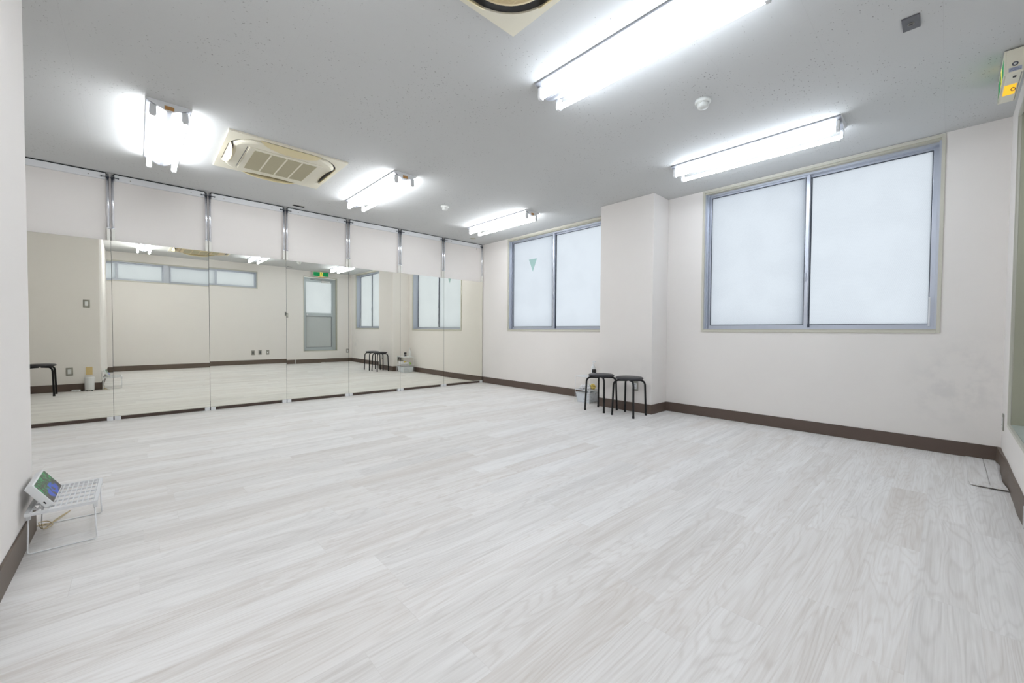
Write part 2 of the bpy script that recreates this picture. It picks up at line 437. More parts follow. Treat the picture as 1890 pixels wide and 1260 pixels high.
# ------------------------------------------------------------------ high strip window and door in the right wall
r = thing('window_3', None, None, kind='structure')
frame_y(MB(), HY0, HY1, HZ0, HZ1, L-.006, L+.03, .020).build('casing', M['trim'], r, bevel=.002)
f3 = frame_y(MB(), HY0+.02, HY1-.02, HZ0+.02, HZ1-.02, L+.02, L+.15, .014)
f3.box(L+.015, L+.12, -4.075, -3.985, HZ0+.02, HZ1-.02)
f3.build('window_frame', M['alu'], r)
for (a, b, d) in ((HY0+.03, -4.80, .055), (-4.83, -4.075, .09), (-3.985, -3.215, .055), (-3.25, HY1-.03, .09)):
    s = frame_y(MB(), a, b, HZ0+.03, HZ1-.03, L+d, L+d+.028, .030).build('sash', M['alu'], r)
    MB().box(L+d+.012, L+d+.016, a+.029, b-.029, HZ0+.059, HZ1-.059).build('glass_pane', M['paneY'], s)
for y in (-4.815, -3.235):
    MB().box(L+.045, L+.056, y-.012, y+.012, 2.05, 2.12).build('latch', M['alu'], r)

d = thing('door_1', None, None, kind='structure')
fr = frame_y(MB(), DY0, DY1, DZ0, DZ1, L-.004, L+.012, .018)
fr.build('casing', M['trim'], d, bevel=.002)
MB().box(L+.012, L+.19, DY0+.018, DY1-.018, DZ0+.0005, DZ0+.019).build('sill', M['sill'], d)
jb = MB(); jb.box(L+.012, L+.085, DY1-.019, DY1-.001, DZ0+.019, DZ1-.001); jb.box(L+.012, L+.085, DY0+.001, DY0+.019, DZ0+.019, DZ1-.001)
jb.build('reveal_lining', M['olive'], d)
af = MB(); A0, A1, Z0, Z1 = DY0+.02, DY1-.02, DZ0+.02, DZ1-.02
af.box(L+.085, L+.17, A0, A0+.045, Z0, Z1); af.box(L+.085, L+.17, A1-.075, A1, Z0, Z1)
af.box(L+.085, L+.17, A0+.045, A1-.075, Z1-.05, Z1); af.box(L+.085, L+.17, A0+.045, A1-.075, Z0, Z0+.035)
af.box(L+.080, L+.086, A1-.078, A1-.066, Z0, Z1)
af.build('door_frame', M['dooralu'], d, bevel=.003)
lf = MB(); l0, l1, q0, q1 = A0+.047, A1-.077, Z0+.037, Z1-.052
lf.box(L+.10, L+.14, l0, l0+.028, q0, q1); lf.box(L+.10, L+.14, l1-.028, l1, q0, q1)
lf.box(L+.10, L+.14, l0+.028, l1-.028, q0, q0+.045); lf.box(L+.10, L+.14, l0+.028, l1-.028, q1-.06, q1)
lf.box(L+.10, L+.14, l0+.028, l1-.028, 1.275, 1.365)
lf.build('door_leaf', M['dooralu'], d, bevel=.002)
MB().box(L+.118, L+.124, l0+.028, l1-.028, 1.364, q1-.059).build('glass_pane', M['paneY'], d)
kp = MB().box(L+.116, L+.126, l0+.028, l1-.028, q0+.045, 1.276)
kp.build('kick_panel', M['doorpan'], d)
frame_y(MB(), l0+.030, l1-.030, q0+.047, 1.273, L+.108, L+.117, .006).build('panel_gasket', M['aludark'], d)
kn = MB().lathe([(.008, L+.052), (.020, L+.050), (.024, L+.062), (.020, L+.074), (.009, L+.078), (.009, L+.094), (.022, L+.096), (.022, L+.100)], 0, 0, 20, axis='x')
kn.build('door_knob', M['chrome'], d, loc=(0, l0+.045, 1.315))
cl = MB().box(L+.045, L+.100, l1-.30, l1-.08, q1-.075, q1-.015)
cl.build('door_closer', M['whitemetal'], d, bevel=.006)
MB().tube([(L+.07, l1-.24, q1-.005), (L+.035, l1-.44, q1+.004), (L+.09, l1-.58, q1+.012)], .008, 8).build('closer_arm', M['dooralu'], d)

# ------------------------------------------------------------------ wall mirrors (pole-braced panels)
PWD = .7875; J0 = -.058
MIR = [(.0077, -.0027), (.0068, -.0037), (-.0007, -.0059), (.0023, -.003), (.0042, -.0031), (-.0014, -.0013), (.0077, -.0004)]
MT, MBT = 1.81, .044
ml = ['leftmost mirror panel cut off by the partition, reflecting the white bin and outlet',
      'second mirror panel from the left, reflecting the long high window',
      'third mirror panel from the left, reflecting a row of three wall plates',
      'middle mirror panel of the row, reflecting the exit sign and door',
      'mirror panel right of the middle one, reflecting the two black stools',
      'second mirror panel from the window wall, reflecting the white basket rack',
      'rightmost mirror panel in the corner against the window wall']
for k in range(7):
    y1 = J0-PWD*(6-k); y0 = y1-PWD; hw = PWD/2; yc = (y0+y1)/2
    a, t = MIR[k]
    if k == 6: hw = (y1+.040-y0)/2; yc = (y0+y1+.040)/2
    r = thing('wall_mirror', ml[k], 'mirror', (0, yc, 0), group='mirror panels along the left wall')
    g = MB().box(-.018, 0, -hw+.0015, hw-.0015, MBT, MT)
    go = g.build('mirror_glass', M['mirror'], r)
    rot = Matrix.Rotation(a, 4, 'Z') @ Matrix.Rotation(-t, 4, 'Y')
    go.data.transform(Matrix.Translation((0, 0, .044)) @ rot @ Matrix.Translation((0, 0, -.044)))
    MB().box(-.020, .001, -hw+.002, hw-.002, MBT-.007, MBT-.0005).build('bottom_edge', M['trim'], r)
    bk = MB().box(-.0265, -.0205, -hw+.001, hw-.001, MBT, MT-.01); bk.build('backing_board', M['blacksoft'], r)
    for sgn in (-1, 1):
        e = hw*sgn
        MB().box(-.022, .012, e-sgn*.004, e-sgn*.050, 0, MBT-.005).build('foot', M['white'], r, bevel=.003)
        if k == 6 and sgn == 1: px = e-.010
        else: px = e-sgn*.017
        MB().box(-.024, .000, px-.013, px+.013, MT+.002, MT+.118).build('pole_sleeve', M['sleeve'], r, bevel=.004)
        p = MB().tube([(-.012, px, MT+.112), (-.012, px, H-.012)], .0105, 16)
        p.lathe([(.014, MT+.116), (.014, MT+.128), (.011, MT+.130)], -.012, px, 16)
        po = p.build('pole', M['chrome'], r)
        cb = MB().box(-.020, .002, px-.0125, px+.0125, H-.050, H-.040)
        cb.tube([(.006, px-.004, H-.044), (.006, px-sgn*.040, H-.047)], .0045, 8)
        cb.tube([(.006, px-sgn*.040, H-.047), (.006, px-sgn*.048, H-.0475)], .008, 8)
        cb.build('clamp', M['darkmetal'], po)
    ra = MB().box(-.028, -.006, -hw+.032, hw-.032, H-.070, H-.0100).build('top_rail', M['white'], r, bevel=.002)
    MB().box(-.028, -.004, -hw+.026, hw-.026, H-.0095, H-.003).build('foam_strip', M['foam'], r)
    for q in (-.62, .62): MB().lathe([(.005, -.0062), (.005, -.0045)], 0, 0, 10, axis='x').build('screw', M['steel'], ra, loc=(0, q*hw, H-.045))
# a loose tie hanging from the last rail
tag(MB().tube([(-.003, -.128, H-.028), (.002, -.150, H-.045), (.004, -.165, H-.085), (.004, -.170, H-.120)], .0018, 6).build('wire_tie', M['steel'], None),
    'thin grey wire tie dangling from the top rail in the window corner', 'wire')

# ------------------------------------------------------------------ twin-tube fluorescent lights
def light(x0, y, label, browntag, tube='tube2'):
    r = thing('fluorescent_light', label, 'ceiling light', (x0+.63, y, H), group='twin tube fluorescent ceiling lights')
    hl = .625
    prof = [(-.120, 0), (-.120, -.012), (-.112, -.016), (-.012, -.062), (.012, -.062), (.112, -.016), (.120, -.012), (.120, 0)]
    MB().prism(prof, -hl+.0015, hl-.0015, 'x').build('housing', M['dimmed_housing'], r)
    for sx in (-1, 1): MB().prism(prof, sx*(hl-.0013), sx*hl, 'x').build('end_plate', M['whitemetal'], r)
    for sy in (-1, 1):
        cy, cz = sy*.086, -.084
        MB().tube([(-.588, cy, cz), (.588, cy, cz)], .0162, 18).build('tube', M['tube'] if browntag else M[tube], r)
        for sx in (-1, 1):
            s = MB(); s.prism([(cy-.020, -.090), (cy-.014, -.104), (cy+.014, -.104), (cy+.020, -.090), (cy+.017, -.030), (cy-.017, -.030)], sx*.592, sx*.612, 'x')
            s.prism([(cy-.013, -.072), (cy-.013, -.092), (cy, -.099), (cy+.013, -.092), (cy+.013, -.072)], sx*.586, sx*.592, 'x')
            s.build('lamp_holder', M['white'], r, bevel=.003)
    if browntag:
        # small label on the sloping end plate
        MB().box(.6252, .6265, -.026, .026, -.050, -.024).build('label_plate', M['labelbrown'], r)
    return r
light(.785, -4.42, 'bright twin tube light left of the cream air conditioner, above the mirrors', True)
light(.785, -2.635, 'bright twin tube light right of the cream air conditioner', True)
light(.785, -.83, 'twin tube light nearest the mirror corner, beside the smaller window', True)
light(3.925, -2.635, 'large twin tube light cut off by the top edge of the photo', False)
light(3.925, -.80, 'twin tube light in front of the large window', False)
light(3.925, -4.42, 'twin tube light overhead seen only as a reflection in the second mirror', False, 'tube')

# ------------------------------------------------------------------ cassette air conditioners
def rsq(h, r, n=10, bite=0.0, ns=12, W_=.235):
    """rounded square; the straight sides are subdivided and can be bitten inwards for the flaps"""
    pts = []
    for q in range(4):
        ca, sa = math.cos(PI/2*q), math.sin(PI/2*q)
        loc = [(h-r+r*math.cos(PI/2*i/n), h-r+r*math.sin(PI/2*i/n)) for i in range(n+1)]
        for i in range(1, ns):           # towards the next corner, along +y side
            u = (h-r)-2*(h-r)*i/ns
            loc.append((u, h))
        for (x, y) in loc: pts.append((x*ca-y*sa, x*sa+y*ca))
    if bite:
        out = []
        for (x, y) in pts:
            if abs(x) >= abs(y): a_, b_, flip = x, y, False
            else: a_, b_, flip = y, x, True
            if abs(b_) < W_: a_ = math.copysign(abs(a_)-bite*(1-(b_/W_)**2)**.6, a_)
            out.append((b_, a_) if flip else (a_, b_))
        pts = out
    return pts
def ring(mb, o, i, z0, z1, mi=0):
    """annular plate between outline o and outline i (same count), z0 bottom, z1 top"""
    n = len(o)
    vs = [(p[0], p[1], z0) for p in o]+[(p[0], p[1], z0) for p in i]+[(p[0], p[1], z1) for p in o]+[(p[0], p[1], z1) for p in i]
    fs = []
    for j in range(n):
        k = (j+1) % n
        fs += [(j, k, n+k, n+j), (2*n+j, 2*n+k, k, j), (n+j, n+k, 3*n+k, 3*n+j)]
    mb.add(vs, fs, mi)
def aircon(cx, cy, label, gap, cmat):
    r = thing('ceiling_air_conditioner', label, 'air conditioner', (cx, cy, H), group='cassette air conditioners in the ceiling')
    n = 12; h = .4575
    hole = rsq(.425, .25, n)
    outer = []
    for (x, y) in hole:          # square outline with the same point count as the rounded one
        m = h/max(abs(x), abs(y)) if max(abs(x), abs(y)) < .34 or abs(abs(x)-abs(y)) < 1e-6 else None
        px_, py_ = x, y
        if abs(x) >= abs(y): px_ = math.copysign(h, x); py_ = y*(h/.425 if abs(y) > .16 else 1)
        else: py_ = math.copysign(h, y); px_ = x*(h/.425 if abs(x) > .16 else 1)
        if abs(x) > .175 and abs(y) > .175:
            c_, s_ = abs(x)-.175, abs(y)-.175; mm = max(c_, s_)
            px_ = math.copysign(.175+(h-.175)*c_/mm, x); py_ = math.copysign(.175+(h-.175)*s_/mm, y)
        outer.append((px_, py_))
    mb = MB(); ring(mb, outer, hole, -.014, -.0005)
    mb.build('fascia', M['cream'], r)
    hc = .425-gap; rc = .25-gap*.8
    bite = .034 if gap < .03 else 0.0
    inner = rsq(hc, rc, n, bite)
    duct = MB(); ring(duct, rsq(.424, .25, n), inner, -.006, -.002)
    duct.build('air_duct', M['blacksoft'], r)
    o1 = inner; o2 = rsq(hc-.018, rc-.008, n, bite)
    m_ = len(o1); ins = MB()
    ins.add([(p[0], p[1], -.002) for p in o1]+[(p[0], p[1], -.024) for p in o1]+[(p[0], p[1], -.034) for p in o2],
            [(j, (j+1) % m_, m_+(j+1) % m_, m_+j) for j in range(m_)]+[(m_+j, m_+(j+1) % m_, 2*m_+(j+1) % m_, 2*m_+j) for j in range(m_)]+[tuple(range(2*m_, 3*m_))])
    ins.build('centre_panel', cmat, r)
    gp = MB().box(-.285, .285, -.292, .292, -.041, -.0335)
    go = gp.build('intake_panel', cmat, r, bevel=.005)
    gr = MB()
    gr.box(-.245, .245, -.2475, .2475, -.0425, -.0405, 0)
    go2 = gr.build('filter_grille', M['grille'], go)
    rb = MB()
    for y in (-.124, 0, .124): rb.box(-.246, .246, y-.006, y+.006, -.0438, -.0424)
    rb.build('grille_bar', cmat, go)
    MB().box(-.28, .28, -.306, -.302, -.0355, -.0335).build('panel_joint', M['greyplate'], r)
    # four swing flaps along the sides of the ring
    for q in range(4):
        nseg = 14; L2 = .235; th, sag = .95, .056
        top = []; bot = []
        for i in range(nseg+1):
            u = -L2+2*L2*i/nseg
            wdt = sag*(1-(u/L2)**2)**.6 if abs(u) < L2 else 0
            wdt = .006+wdt
            base = .420
            top.append((base, u, -.016)); bot.append((base-wdt*math.cos(th), u, -.016-wdt*math.sin(th)))
        vs = top+bot+[(x-.004, y, z+.004) for x, y, z in top]+[(x-.003, y, z+.004) for x, y, z in bot]
        k = nseg+1; fs = []
        for i in range(nseg):
            fs += [(i, i+1, k+i+1, k+i), (2*k+i, 3*k+i, 3*k+i+1, 2*k+i+1), (k+i, k+i+1, 3*k+i+1, 3*k+i), (i+1, i, 2*k+i, 2*k+i+1)]
        fs += [(0, k, 3*k, 2*k), (k-1, 3*k-1, 4*k-1, 2*k-1)]
        f_ = MB().add(vs, fs, 0, False)
        fo = f_.build('flap', M['creamdeep'], r)
        fo.rotation_euler = (0, 0, PI/2*q)
    return r
aircon(1.455, -3.604, 'square cream ceiling air conditioner between the two lights above the mirrors', .016, M['cream'])
aircon(4.60, -3.595, 'cream ceiling air conditioner with dark ring, cut off by top edge of photo', .058, M['creamtan'])

# ------------------------------------------------------------------ small ceiling fittings
def detector(x, y, label):
    r = thing('smoke_detector', label, 'smoke detector', (x, y, H), group='round ceiling detectors')
    MB().lathe([(.050, -.0005), (.050, -.016), (.046, -.022), (.040, -.024)], 0, 0, 32).build('base', M['detector'], r)
    MB().lathe([(.036, -.024), (.034, -.030), (.034, -.044), (.029, -.052), (.012, -.054)], 0, 0, 32).build('sensor_head', M['detector'], r)
detector(4.575, -1.80, 'round white detector on the ceiling above the large window light')
detector(1.43, -1.77, 'small round white detector on the ceiling near the mirrors')
r = thing('ceiling_vent', 'small dark slotted vent in the ceiling above the middle mirrors', 'vent', (.150, -3.095, H))
MB().box(-.030, .030, -.068, .068, -.004, -.0005).build('vent_plate', M['steel'], r)
for i in range(5): MB().box(-.024+.010*i, -.019+.010*i, -.062, .062, -.0055, -.004).build('slot', M['foam'], r)
tag(MB().lathe([(.045, H-.0005), (.045, H-.004), (.040, H-.006)], .268, -.446, 28).build('inspection_cover', M['patch']),
    'thin round beige cap on the ceiling in the mirror corner', 'ceiling cap')
r = thing('ceiling_plate', 'dark grey rectangular plate with a small ring on the ceiling at upper right', 'ceiling plate', (5.568, -1.745, H))
MB().box(-.032, .032, -.058, .058, -.008, -.0005).build('plate', M['greyplate'], r, bevel=.001)
c = [(.011*math.cos(a*PI/8), .011*math.sin(a*PI/8), -.010) for a in range(16)]
MB().tube(c, .0016, 6, close=True).build('ring', M['steel'], r)

# exit sign box under the ceiling, above the door
r = thing('exit_sign', 'green and yellow illuminated emergency exit sign on the ceiling at right edge', 'exit sign', (0, 0, 0))
ex0, ex1, ey0, ey1, ez0, ez1 = 5.907, 5.975, -1.092, -.682, 2.346, H-.006
MB().box(ex0+.004, ex1, ey0, ey1, ez0, ez1).build('sign_body', M['cream'], r, bevel=.004)
MB().box(ex0+.01, ex1-.004, ey0+.02, ey1-.02, ez1, H-.0005).build('mounting_plate', M['darkmetal'], r)
frame_y(MB(), ey0, ey1, ez0, ez1, ex0-.002, ex0+.006, .012).build('front_frame', M['cream'], r, bevel=.002)
MG = emis('backlit_green', (.0, .24, .07, 1), .55); MG.node_tree.nodes['Principled BSDF'].inputs['Base Color'].default_value = (.0, .22, .07, 1)
MY = emis('backlit_yellow', (.95, .85, .16, 1), .6); MY.node_tree.nodes['Principled BSDF'].inputs['Base Color'].default_value = (.8, .7, .1, 1)
MO = emis('amber_window_lit', (1.0, .55, .01, 1), .9); MO.node_tree.nodes['Principled BSDF'].inputs['Base Color'].default_value = (.5, .25, .01, 1)
gm = ey0+(ey1-ey0)*.52
MB().box(ex0+.0005, ex0+.004, ey0+.012, ey1-.012, ez0+.012, ez1-.012).build('green_panel', MG, r)
MB().box(ex0-.0008, ex0+.0004, gm-.036, gm+.036, ez0+.012, ez1-.012).build('yellow_panel', MY, r)
# running figure in front of the doorway (front faces -x; the figure runs towards +y)
fg = MB(); X0, X1 = ex0-.0016, ex0-.0009; cy, cz = gm, (ez0+ez1)/2
fg.prism([(cy+.006+.008*math.cos(a*PI/6), cz+.036+.008*math.sin(a*PI/6)) for a in range(12)], X0, X1, 'x')
for q in ([(0, .028), (.010, .022), (-.002, -.010), (-.014, -.004)], [(-.006, -.004), (.003, -.008), (.020, -.022), (.012, -.028)],
          [(.012, -.028), (.020, -.022), (.014, -.050), (.006, -.050)], [(-.012, -.002), (-.003, -.010), (-.020, -.036), (-.028, -.030)],
          [(.006, .024), (.009, .016), (.026, .008), (.028, .015)], [(-.002, .026), (.002, .018), (-.018, .004), (-.024, .010)]):
    fg.prism([(cy+u, cz+v) for u, v in q], X0, X1, 'x')
fg.build('running_figure', mat('dark_green_ink', (.02, .12, .05), .5), r)
# downlight window in the bottom, test hook and slot
MB().box(5.917, 5.962, -.945, -.800, ez0-.0015, ez0+.001).build('amber_window', MO, r)
hk = MB().tube([(5.951+.008*math.cos(a*PI/8), -.900, ez0-.012+.008*math.sin(a*PI/8)) for a in range(16)], .0018, 6, close=True)
hk.tube([(5.951, -.900, ez0), (5.951, -.900, ez0-.005)], .003, 8); hk.build('pull_ring', M['darkmetal'], r)
MB().box(5.940, 5.952, -1.055, -1.035, ez0-.002, ez0+.001).build('switch_hole', M['foam'], r)
MB().box(5.966, 5.970, ey0+.01, ey1-.01, ez0-.002, ez0+.001).build('bottom_seam', M['steel'], r)
em = MB().lathe([(.0115, ey0-.0015), (.0115, ey0+.001)], 5.944, 2.395, 24, axis='y'); em.build('round_emblem', M['darkmetal'], r)
em = MB().lathe([(.006, ey0-.0022), (.006, ey0-.001)], 5.944, 2.395, 20, axis='y'); em.build('emblem_centre', M['detector'], r)
MB().box(5.922, 5.968, ey0-.0012, ey0+.001, 2.357, 2.378).build('sticker', mat('pale_blue_sticker', (.45, .48, .58), .5), r)
tl = MB()
for i in range(3): tl.box(5.925, 5.964-.006*i, ey0-.0018, ey0-.001, 2.361+.0055*i, 2.3630+.0055*i)
tl.build('sticker_lines', mat('blue_ink', (.16, .18, .30), .5), r)

# ------------------------------------------------------------------ wall plates
def plate(name, label, cat, pos, facing, wd=.070, ht=.115, style='socket', m=None):
    """facing: direction of the plate's outward normal as an angle"""
    r = thing(name, label, cat, pos, facing)
    # local: x = outward, y = width, z = height
    MB().box(0.0003, .006, -wd/2, wd/2, -ht/2, ht/2).build('cover_plate', m or M['steel'], r, bevel=.002)
    if style == 'socket':
        MB().box(.0055, .0085, -.018, .018, -.034, .034).build('socket', M['white'], r, bevel=.001)
        sl = MB()
        for z in (-.016, .016):
            for y in (-.006, .006): sl.box(.0083, .0088, y-.001, y+.001, z-.004, z+.004)
        sl.build('slots', M['foam'], r)
    elif style == 'jack':
        MB().box(.0055, .0085, -.010, .014, -.020, .010).build('jack', M['white'], r, bevel=.001)
    elif style == 'blank':
        MB().box(.0055, .0075, -.016, .016, -.030, .030).build('insert', M['greyplate'] if m is None else m, r, bevel=.001)
    elif style == 'switch':
        MB().box(.0055, .0095, -.017, .017, -.033, .033).build('rocker', M['white'], r, bevel=.002)
    elif style == 'double':
        MB().box(.0055, .0085, -.048, -.008, -.030, .030).build('rocker', M['trim'], r, bevel=.001)
        MB().box(.0055, .0085, .010, .048, -.030, .030).build('insert', M['greyplate'], r, bevel=.001)
    return r
plate('wall_outlet', 'steel wall outlet low on the pillar behind the right black stool', 'outlet', (3.268, -.353, .302), -PI/2)
plate('wall_outlet', 'double steel outlet on the pillar side above the white basket, seen in the mirror', 'outlet', (2.762, -.185, .278), PI, .118, .105, 'double')
plate('wall_outlet', 'narrow steel outlet near the right corner beside the door opening', 'outlet', (L, -.140, .310), PI)
plate('wall_plate', 'leftmost of three low wall plates reflected in the third mirror', 'wall plate', (L, -2.502, .287), PI, style='blank')
plate('wall_plate', 'middle of three low wall plates reflected in the third mirror', 'wall plate', (L, -2.350, .294), PI, style='blank')
plate('wall_plate', 'rightmost of three low wall plates with white jack, reflected in mirror', 'wall plate', (L, -2.183, .290), PI, style='jack')
plate('light_switch', 'beige and grey wide switch plate reflected at the joint left of the door', 'light switch', (L, -1.732, 1.276), PI, .118, .115, 'double')
plate('light_switch', 'steel light switch high on the partition side reflected in the leftmost mirror', 'light switch', (BX, -5.098, 1.279), PI, style='switch')
plate('wall_outlet', 'steel outlet beside the reflected stool in the leftmost mirror', 'outlet', (BX, -5.280, .287), PI)
plate('wall_plate', 'yellow-beige plate above the white bin reflected in the leftmost mirror', 'wall plate', (BX, -5.083, .289), PI, m=M['yellow'], style='blank')

# ------------------------------------------------------------------ stools
def make_stool(x, y, label, rz=0):
    r = thing('round_stool', label, 'stool', (x, y, 0), rz, group='black four-legged round stools')
    st = MB().lathe([(.02, .404), (.138, .404), (.1475, .408), (.150, .415), (.148, .423), (.136, .430), (.10, .434), (.03, .436)], 0, 0, 48)
    st.build('seat', M['seat'], r)
    for q in range(4):
        a = PI/4+PI/2*q; c, s_ = math.cos(a), math.sin(a)
        pts = [(.02, .392), (.118, .392)]
        for i in range(1, 9):
            b = PI/2*i/8; pts.append((.118+.056*math.sin(b), .392-.056*(1-math.cos(b))))
        pts += [(.187, .012)]
        m = MB().tube([(c*p, s_*p, z) for p, z in pts], .0108, 14)
        lg = m.build('leg', M['black'], r)
        MB().lathe([(.0118, 0), (.0122, .004), (.0122, .022), (.0112, .025)], c*.187, s_*.187, 14).build('foot_cap', M['rubber'], lg)
    return r
s0 = make_stool(2.942, -.568, 'left of the two black round stools beside the pillar')
for (x, y, lab) in ((3.322, -.580, 'right of the two black round stools, in front of the pillar outlet'),
                    (2.575, -5.525, 'black round stool beside the partition seen only in the leftmost mirror')):
    c = copy_tree(s0); c.location = (x, y, 0); c['label'] = lab

# ------------------------------------------------------------------ basket rack at the pillar
RX0, RX1, RY0, RY1 = 2.372, 2.602, -.335, -.082
r = thing('storage_rack', 'small white wire rack with thin shelves beside the left stool', 'rack', (0, 0, 0))
for nm, z in (('top_shelf', .340), ('middle_shelf', .165)):
    sh = MB(); frame_x(sh, RX0, RX1, 0, 0, 0, 0, 0) if False else None
    sh.tube([(RX0, RY0, z), (RX1, RY0, z), (RX1, RY1, z), (RX0, RY1, z)], .0035, 8, close=True)
    for i in range(1, 12):
        x = RX0+(RX1-RX0)*i/12; sh.tube([(x, RY0, z+.002), (x, RY1, z+.002)], .0022 if nm == 'middle_shelf' else .0050, 6)
    sh.build(nm, M['whitemetal'], r)
for x in (RX0, RX1):
    for y in (RY0, RY1): MB().tube([(x, y, 0), (x, y, .340)], .0034, 8).build('leg', M['whitemetal'], r)
# basket on the floor inside the rack
b = thing('storage_basket', 'translucent white plastic basket on the floor under the wire rack', 'basket', (0, 0, 0))
x0, x1, y0, y1 = RX0+.008, RX1-.008, RY0+.008, RY1-.012; z0, z1 = .002, .128; tp = .012
def lerp4(t): return (x0+tp*(1-t), x1-tp*(1-t), y0+tp*(1-t), y1-tp*(1-t))
bm_ = MB(); rows = 7
def wallring(ta, tb):
    for t, th in ((ta, tb),):
        a = lerp4(t); c = lerp4(th); za, zb = z0+(z1-z0)*t, z0+(z1-z0)*th; w_ = .002
        for (A, B) in (((0, 2), (1, 2)), ((1, 2), (1, 3)), ((1, 3), (0, 3)), ((0, 3), (0, 2))):
            p = [(a[A[0]], a[A[1]], za), (a[B[0]], a[B[1]], za), (c[B[0]], c[B[1]], zb), (c[A[0]], c[A[1]], zb)]
            bm_.add(p, [(0, 1, 2, 3)])
for i in range(rows): wallring(i/rows, (i+.88)/rows)
wallring(.90, 1.0)
a = lerp4(0); bm_.add([(a[0], a[2], z0), (a[1], a[2], z0), (a[1], a[3], z0), (a[0], a[3], z0)], [(0, 1, 2, 3)])
a0 = lerp4(0); a1 = lerp4(1)
for i in range(7):
    t = i/6
    for yy, jj in ((2, 2), (3, 3)):
        pA = Vector((a0[0]+(a0[1]-a0[0])*t, a0[yy], z0)); pB = Vector((a1[0]+(a1[1]-a1[0])*t, a1[yy], z1)); bm_.tube([pA, pB], .003, 6)
    for xx in (0, 1):
        pA = Vector((a0[xx], a0[2]+(a0[3]-a0[2])*t, z0)); pB = Vector((a1[xx], a1[2]+(a1[3]-a1[2])*t, z1)); bm_.tube([pA, pB], .003, 6)
bo = bm_.build('basket_body', M['clearplastic'], b)
sd = bo.modifiers.new('thick', 'SOLIDIFY'); sd.thickness = .0018
MB().tube([(x0-.002, y0-.002, z1), (x1+.002, y0-.002, z1), (x1+.002, y1+.002, z1), (x0-.002, y1+.002, z1)], .0042, 8, close=True).build('rim', M['whitemetal'], b)
# what lies in and on it
def lump(name, cx, cy, cz, rx, ry, rz_, m, label, cat, seed=1, amp=.25, sub=3, sharp=False):
    bm = bmesh.new(); bmesh.ops.create_icosphere(bm, subdivisions=sub, radius=1)
    rnd = random.Random(seed); off = [rnd.uniform(0, 9) for _ in range(3)]
    from mathutils import noise as mn
    for v in bm.verts:
        k = 1+amp*mn.noise(Vector((v.co.x*1.8+off[0], v.co.y*1.8+off[1], v.co.z*1.8+off[2])))*1.6+amp*.5*mn.noise(v.co*5+Vector(off))
        v.co = Vector((v.co.x*rx*k, v.co.y*ry*k, max(v.co.z, -.7)*rz_*k))
    zmin = min(v.co.z for v in bm.verts)
    for v in bm.verts: v.co += Vector((cx, cy, cz-zmin))
    me = bpy.data.meshes.new(name); bm.to_mesh(me); bm.free(); me.materials.append(m)
    o = bpy.data.objects.new(name, me); COL.objects.link(o)
    for p in me.polygons: p.use_smooth = not sharp
    return tag(o, label, cat)
lump('plastic_bag', 2.443, -.235, .1705, .046, .072, .026, M['bag'], 'crumpled white plastic bag on the left of the wire rack', 'bag', 3, .3, 4, True)
lump('plastic_bag', 2.540, -.285, .1705, .034, .034, .034, M['bag'], 'small crumpled white bag beside the yellow pack on the rack', 'bag', 8, .3, 4, True)
lump('snack_pack', 2.562, -.205, .1705, .028, .034, .040, M['yellowpack'], 'crumpled yellow pack on the right of the wire rack', 'pack', 5, .3, 4, True)
lump('snack_pack', 2.452, -.135, .1705, .036, .020, .026, M['greenpack'], 'lime green pack at the back of the wire rack, seen in mirror', 'pack', 6, .2, 4, True)
lump('cloth_bundle', 2.495, -.21, .004, .070, .085, .040, mat('dark_cloth', (.06, .06, .07), .8), 'dark folded cloth lying inside the white basket', 'cloth', 11, .2, 4, True)
# pump bottle and black jar on the top shelf
t = thing('pump_bottle', 'tall white pump bottle on top of the wire rack', 'bottle', (2.500, -.115, .3475))
MB().lathe([(.026, 0), (.028, .004), (.028, .105), (.024, .120), (.013, .130), (.013, .140)], 0, 0, 28).build('bottle_body', M['bottle'], t)
MB().lathe([(.015, .138), (.015, .152), (.006, .154), (.005, .172)], 0, 0, 18).build('pump_collar', M['white'], t)
MB().box(-.012, .038, -.010, .010, .172, .190).build('pump_head', M['white'], t, bevel=.004)
t = thing('label_jar', 'small black box with white label on top of the wire rack', 'box', (2.566, -.190, .3475))
MB().lathe([(.026, 0), (.028, .003), (.028, .076), (.025, .088), (.014, .090)], 0, 0, 28).build('jar_body', M['blacksoft'], t)
MB().box(-.012, .012, -.0292, -.0262, .022, .046).build('label_patch', M['white'], t)
MB().box(-.0292, -.0262, -.012, .012, .030, .046).build('label_patch', M['white'], t)
t['label'] = 'small black jar with white label on top of the wire rack'; t['category'] = 'jar'

# ------------------------------------------------------------------ folding shelf at the partition, with the display on it
SX0, SX1, SY0, SY1, SZ = 2.852, 3.225, -4.944, -4.737, .178
r = thing('folding_shelf', 'low white lattice shelf on wire legs against the near left wall', 'shelf', (0, 0, 0))
g = MB()
frame_w = .012
g.box(SX0, SX1, SY0, SY0+frame_w, SZ-.012, SZ); g.box(SX0, SX1, SY1-frame_w, SY1, SZ-.012, SZ)
g.box(SX0, SX0+frame_w, SY0+frame_w, SY1-frame_w, SZ-.0122, SZ-.0002); g.box(SX1-frame_w, SX1, SY0+frame_w, SY1-frame_w, SZ-.0122, SZ-.0002)
for i in range(1, 6):
    x = SX0+(SX1-SX0)*i/6; g.box(x-.0035, x+.0035, SY0+.01, SY1-.01, SZ-.008, SZ-.001)
for i in range(1, 13):
    y = SY0+(SY1-SY0)*i/13; g.box(SX0+.01, SX1-.01, y-.0018, y+.0018, SZ-.007, SZ-.0015)
g.build('lattice_top', M['white'], r)
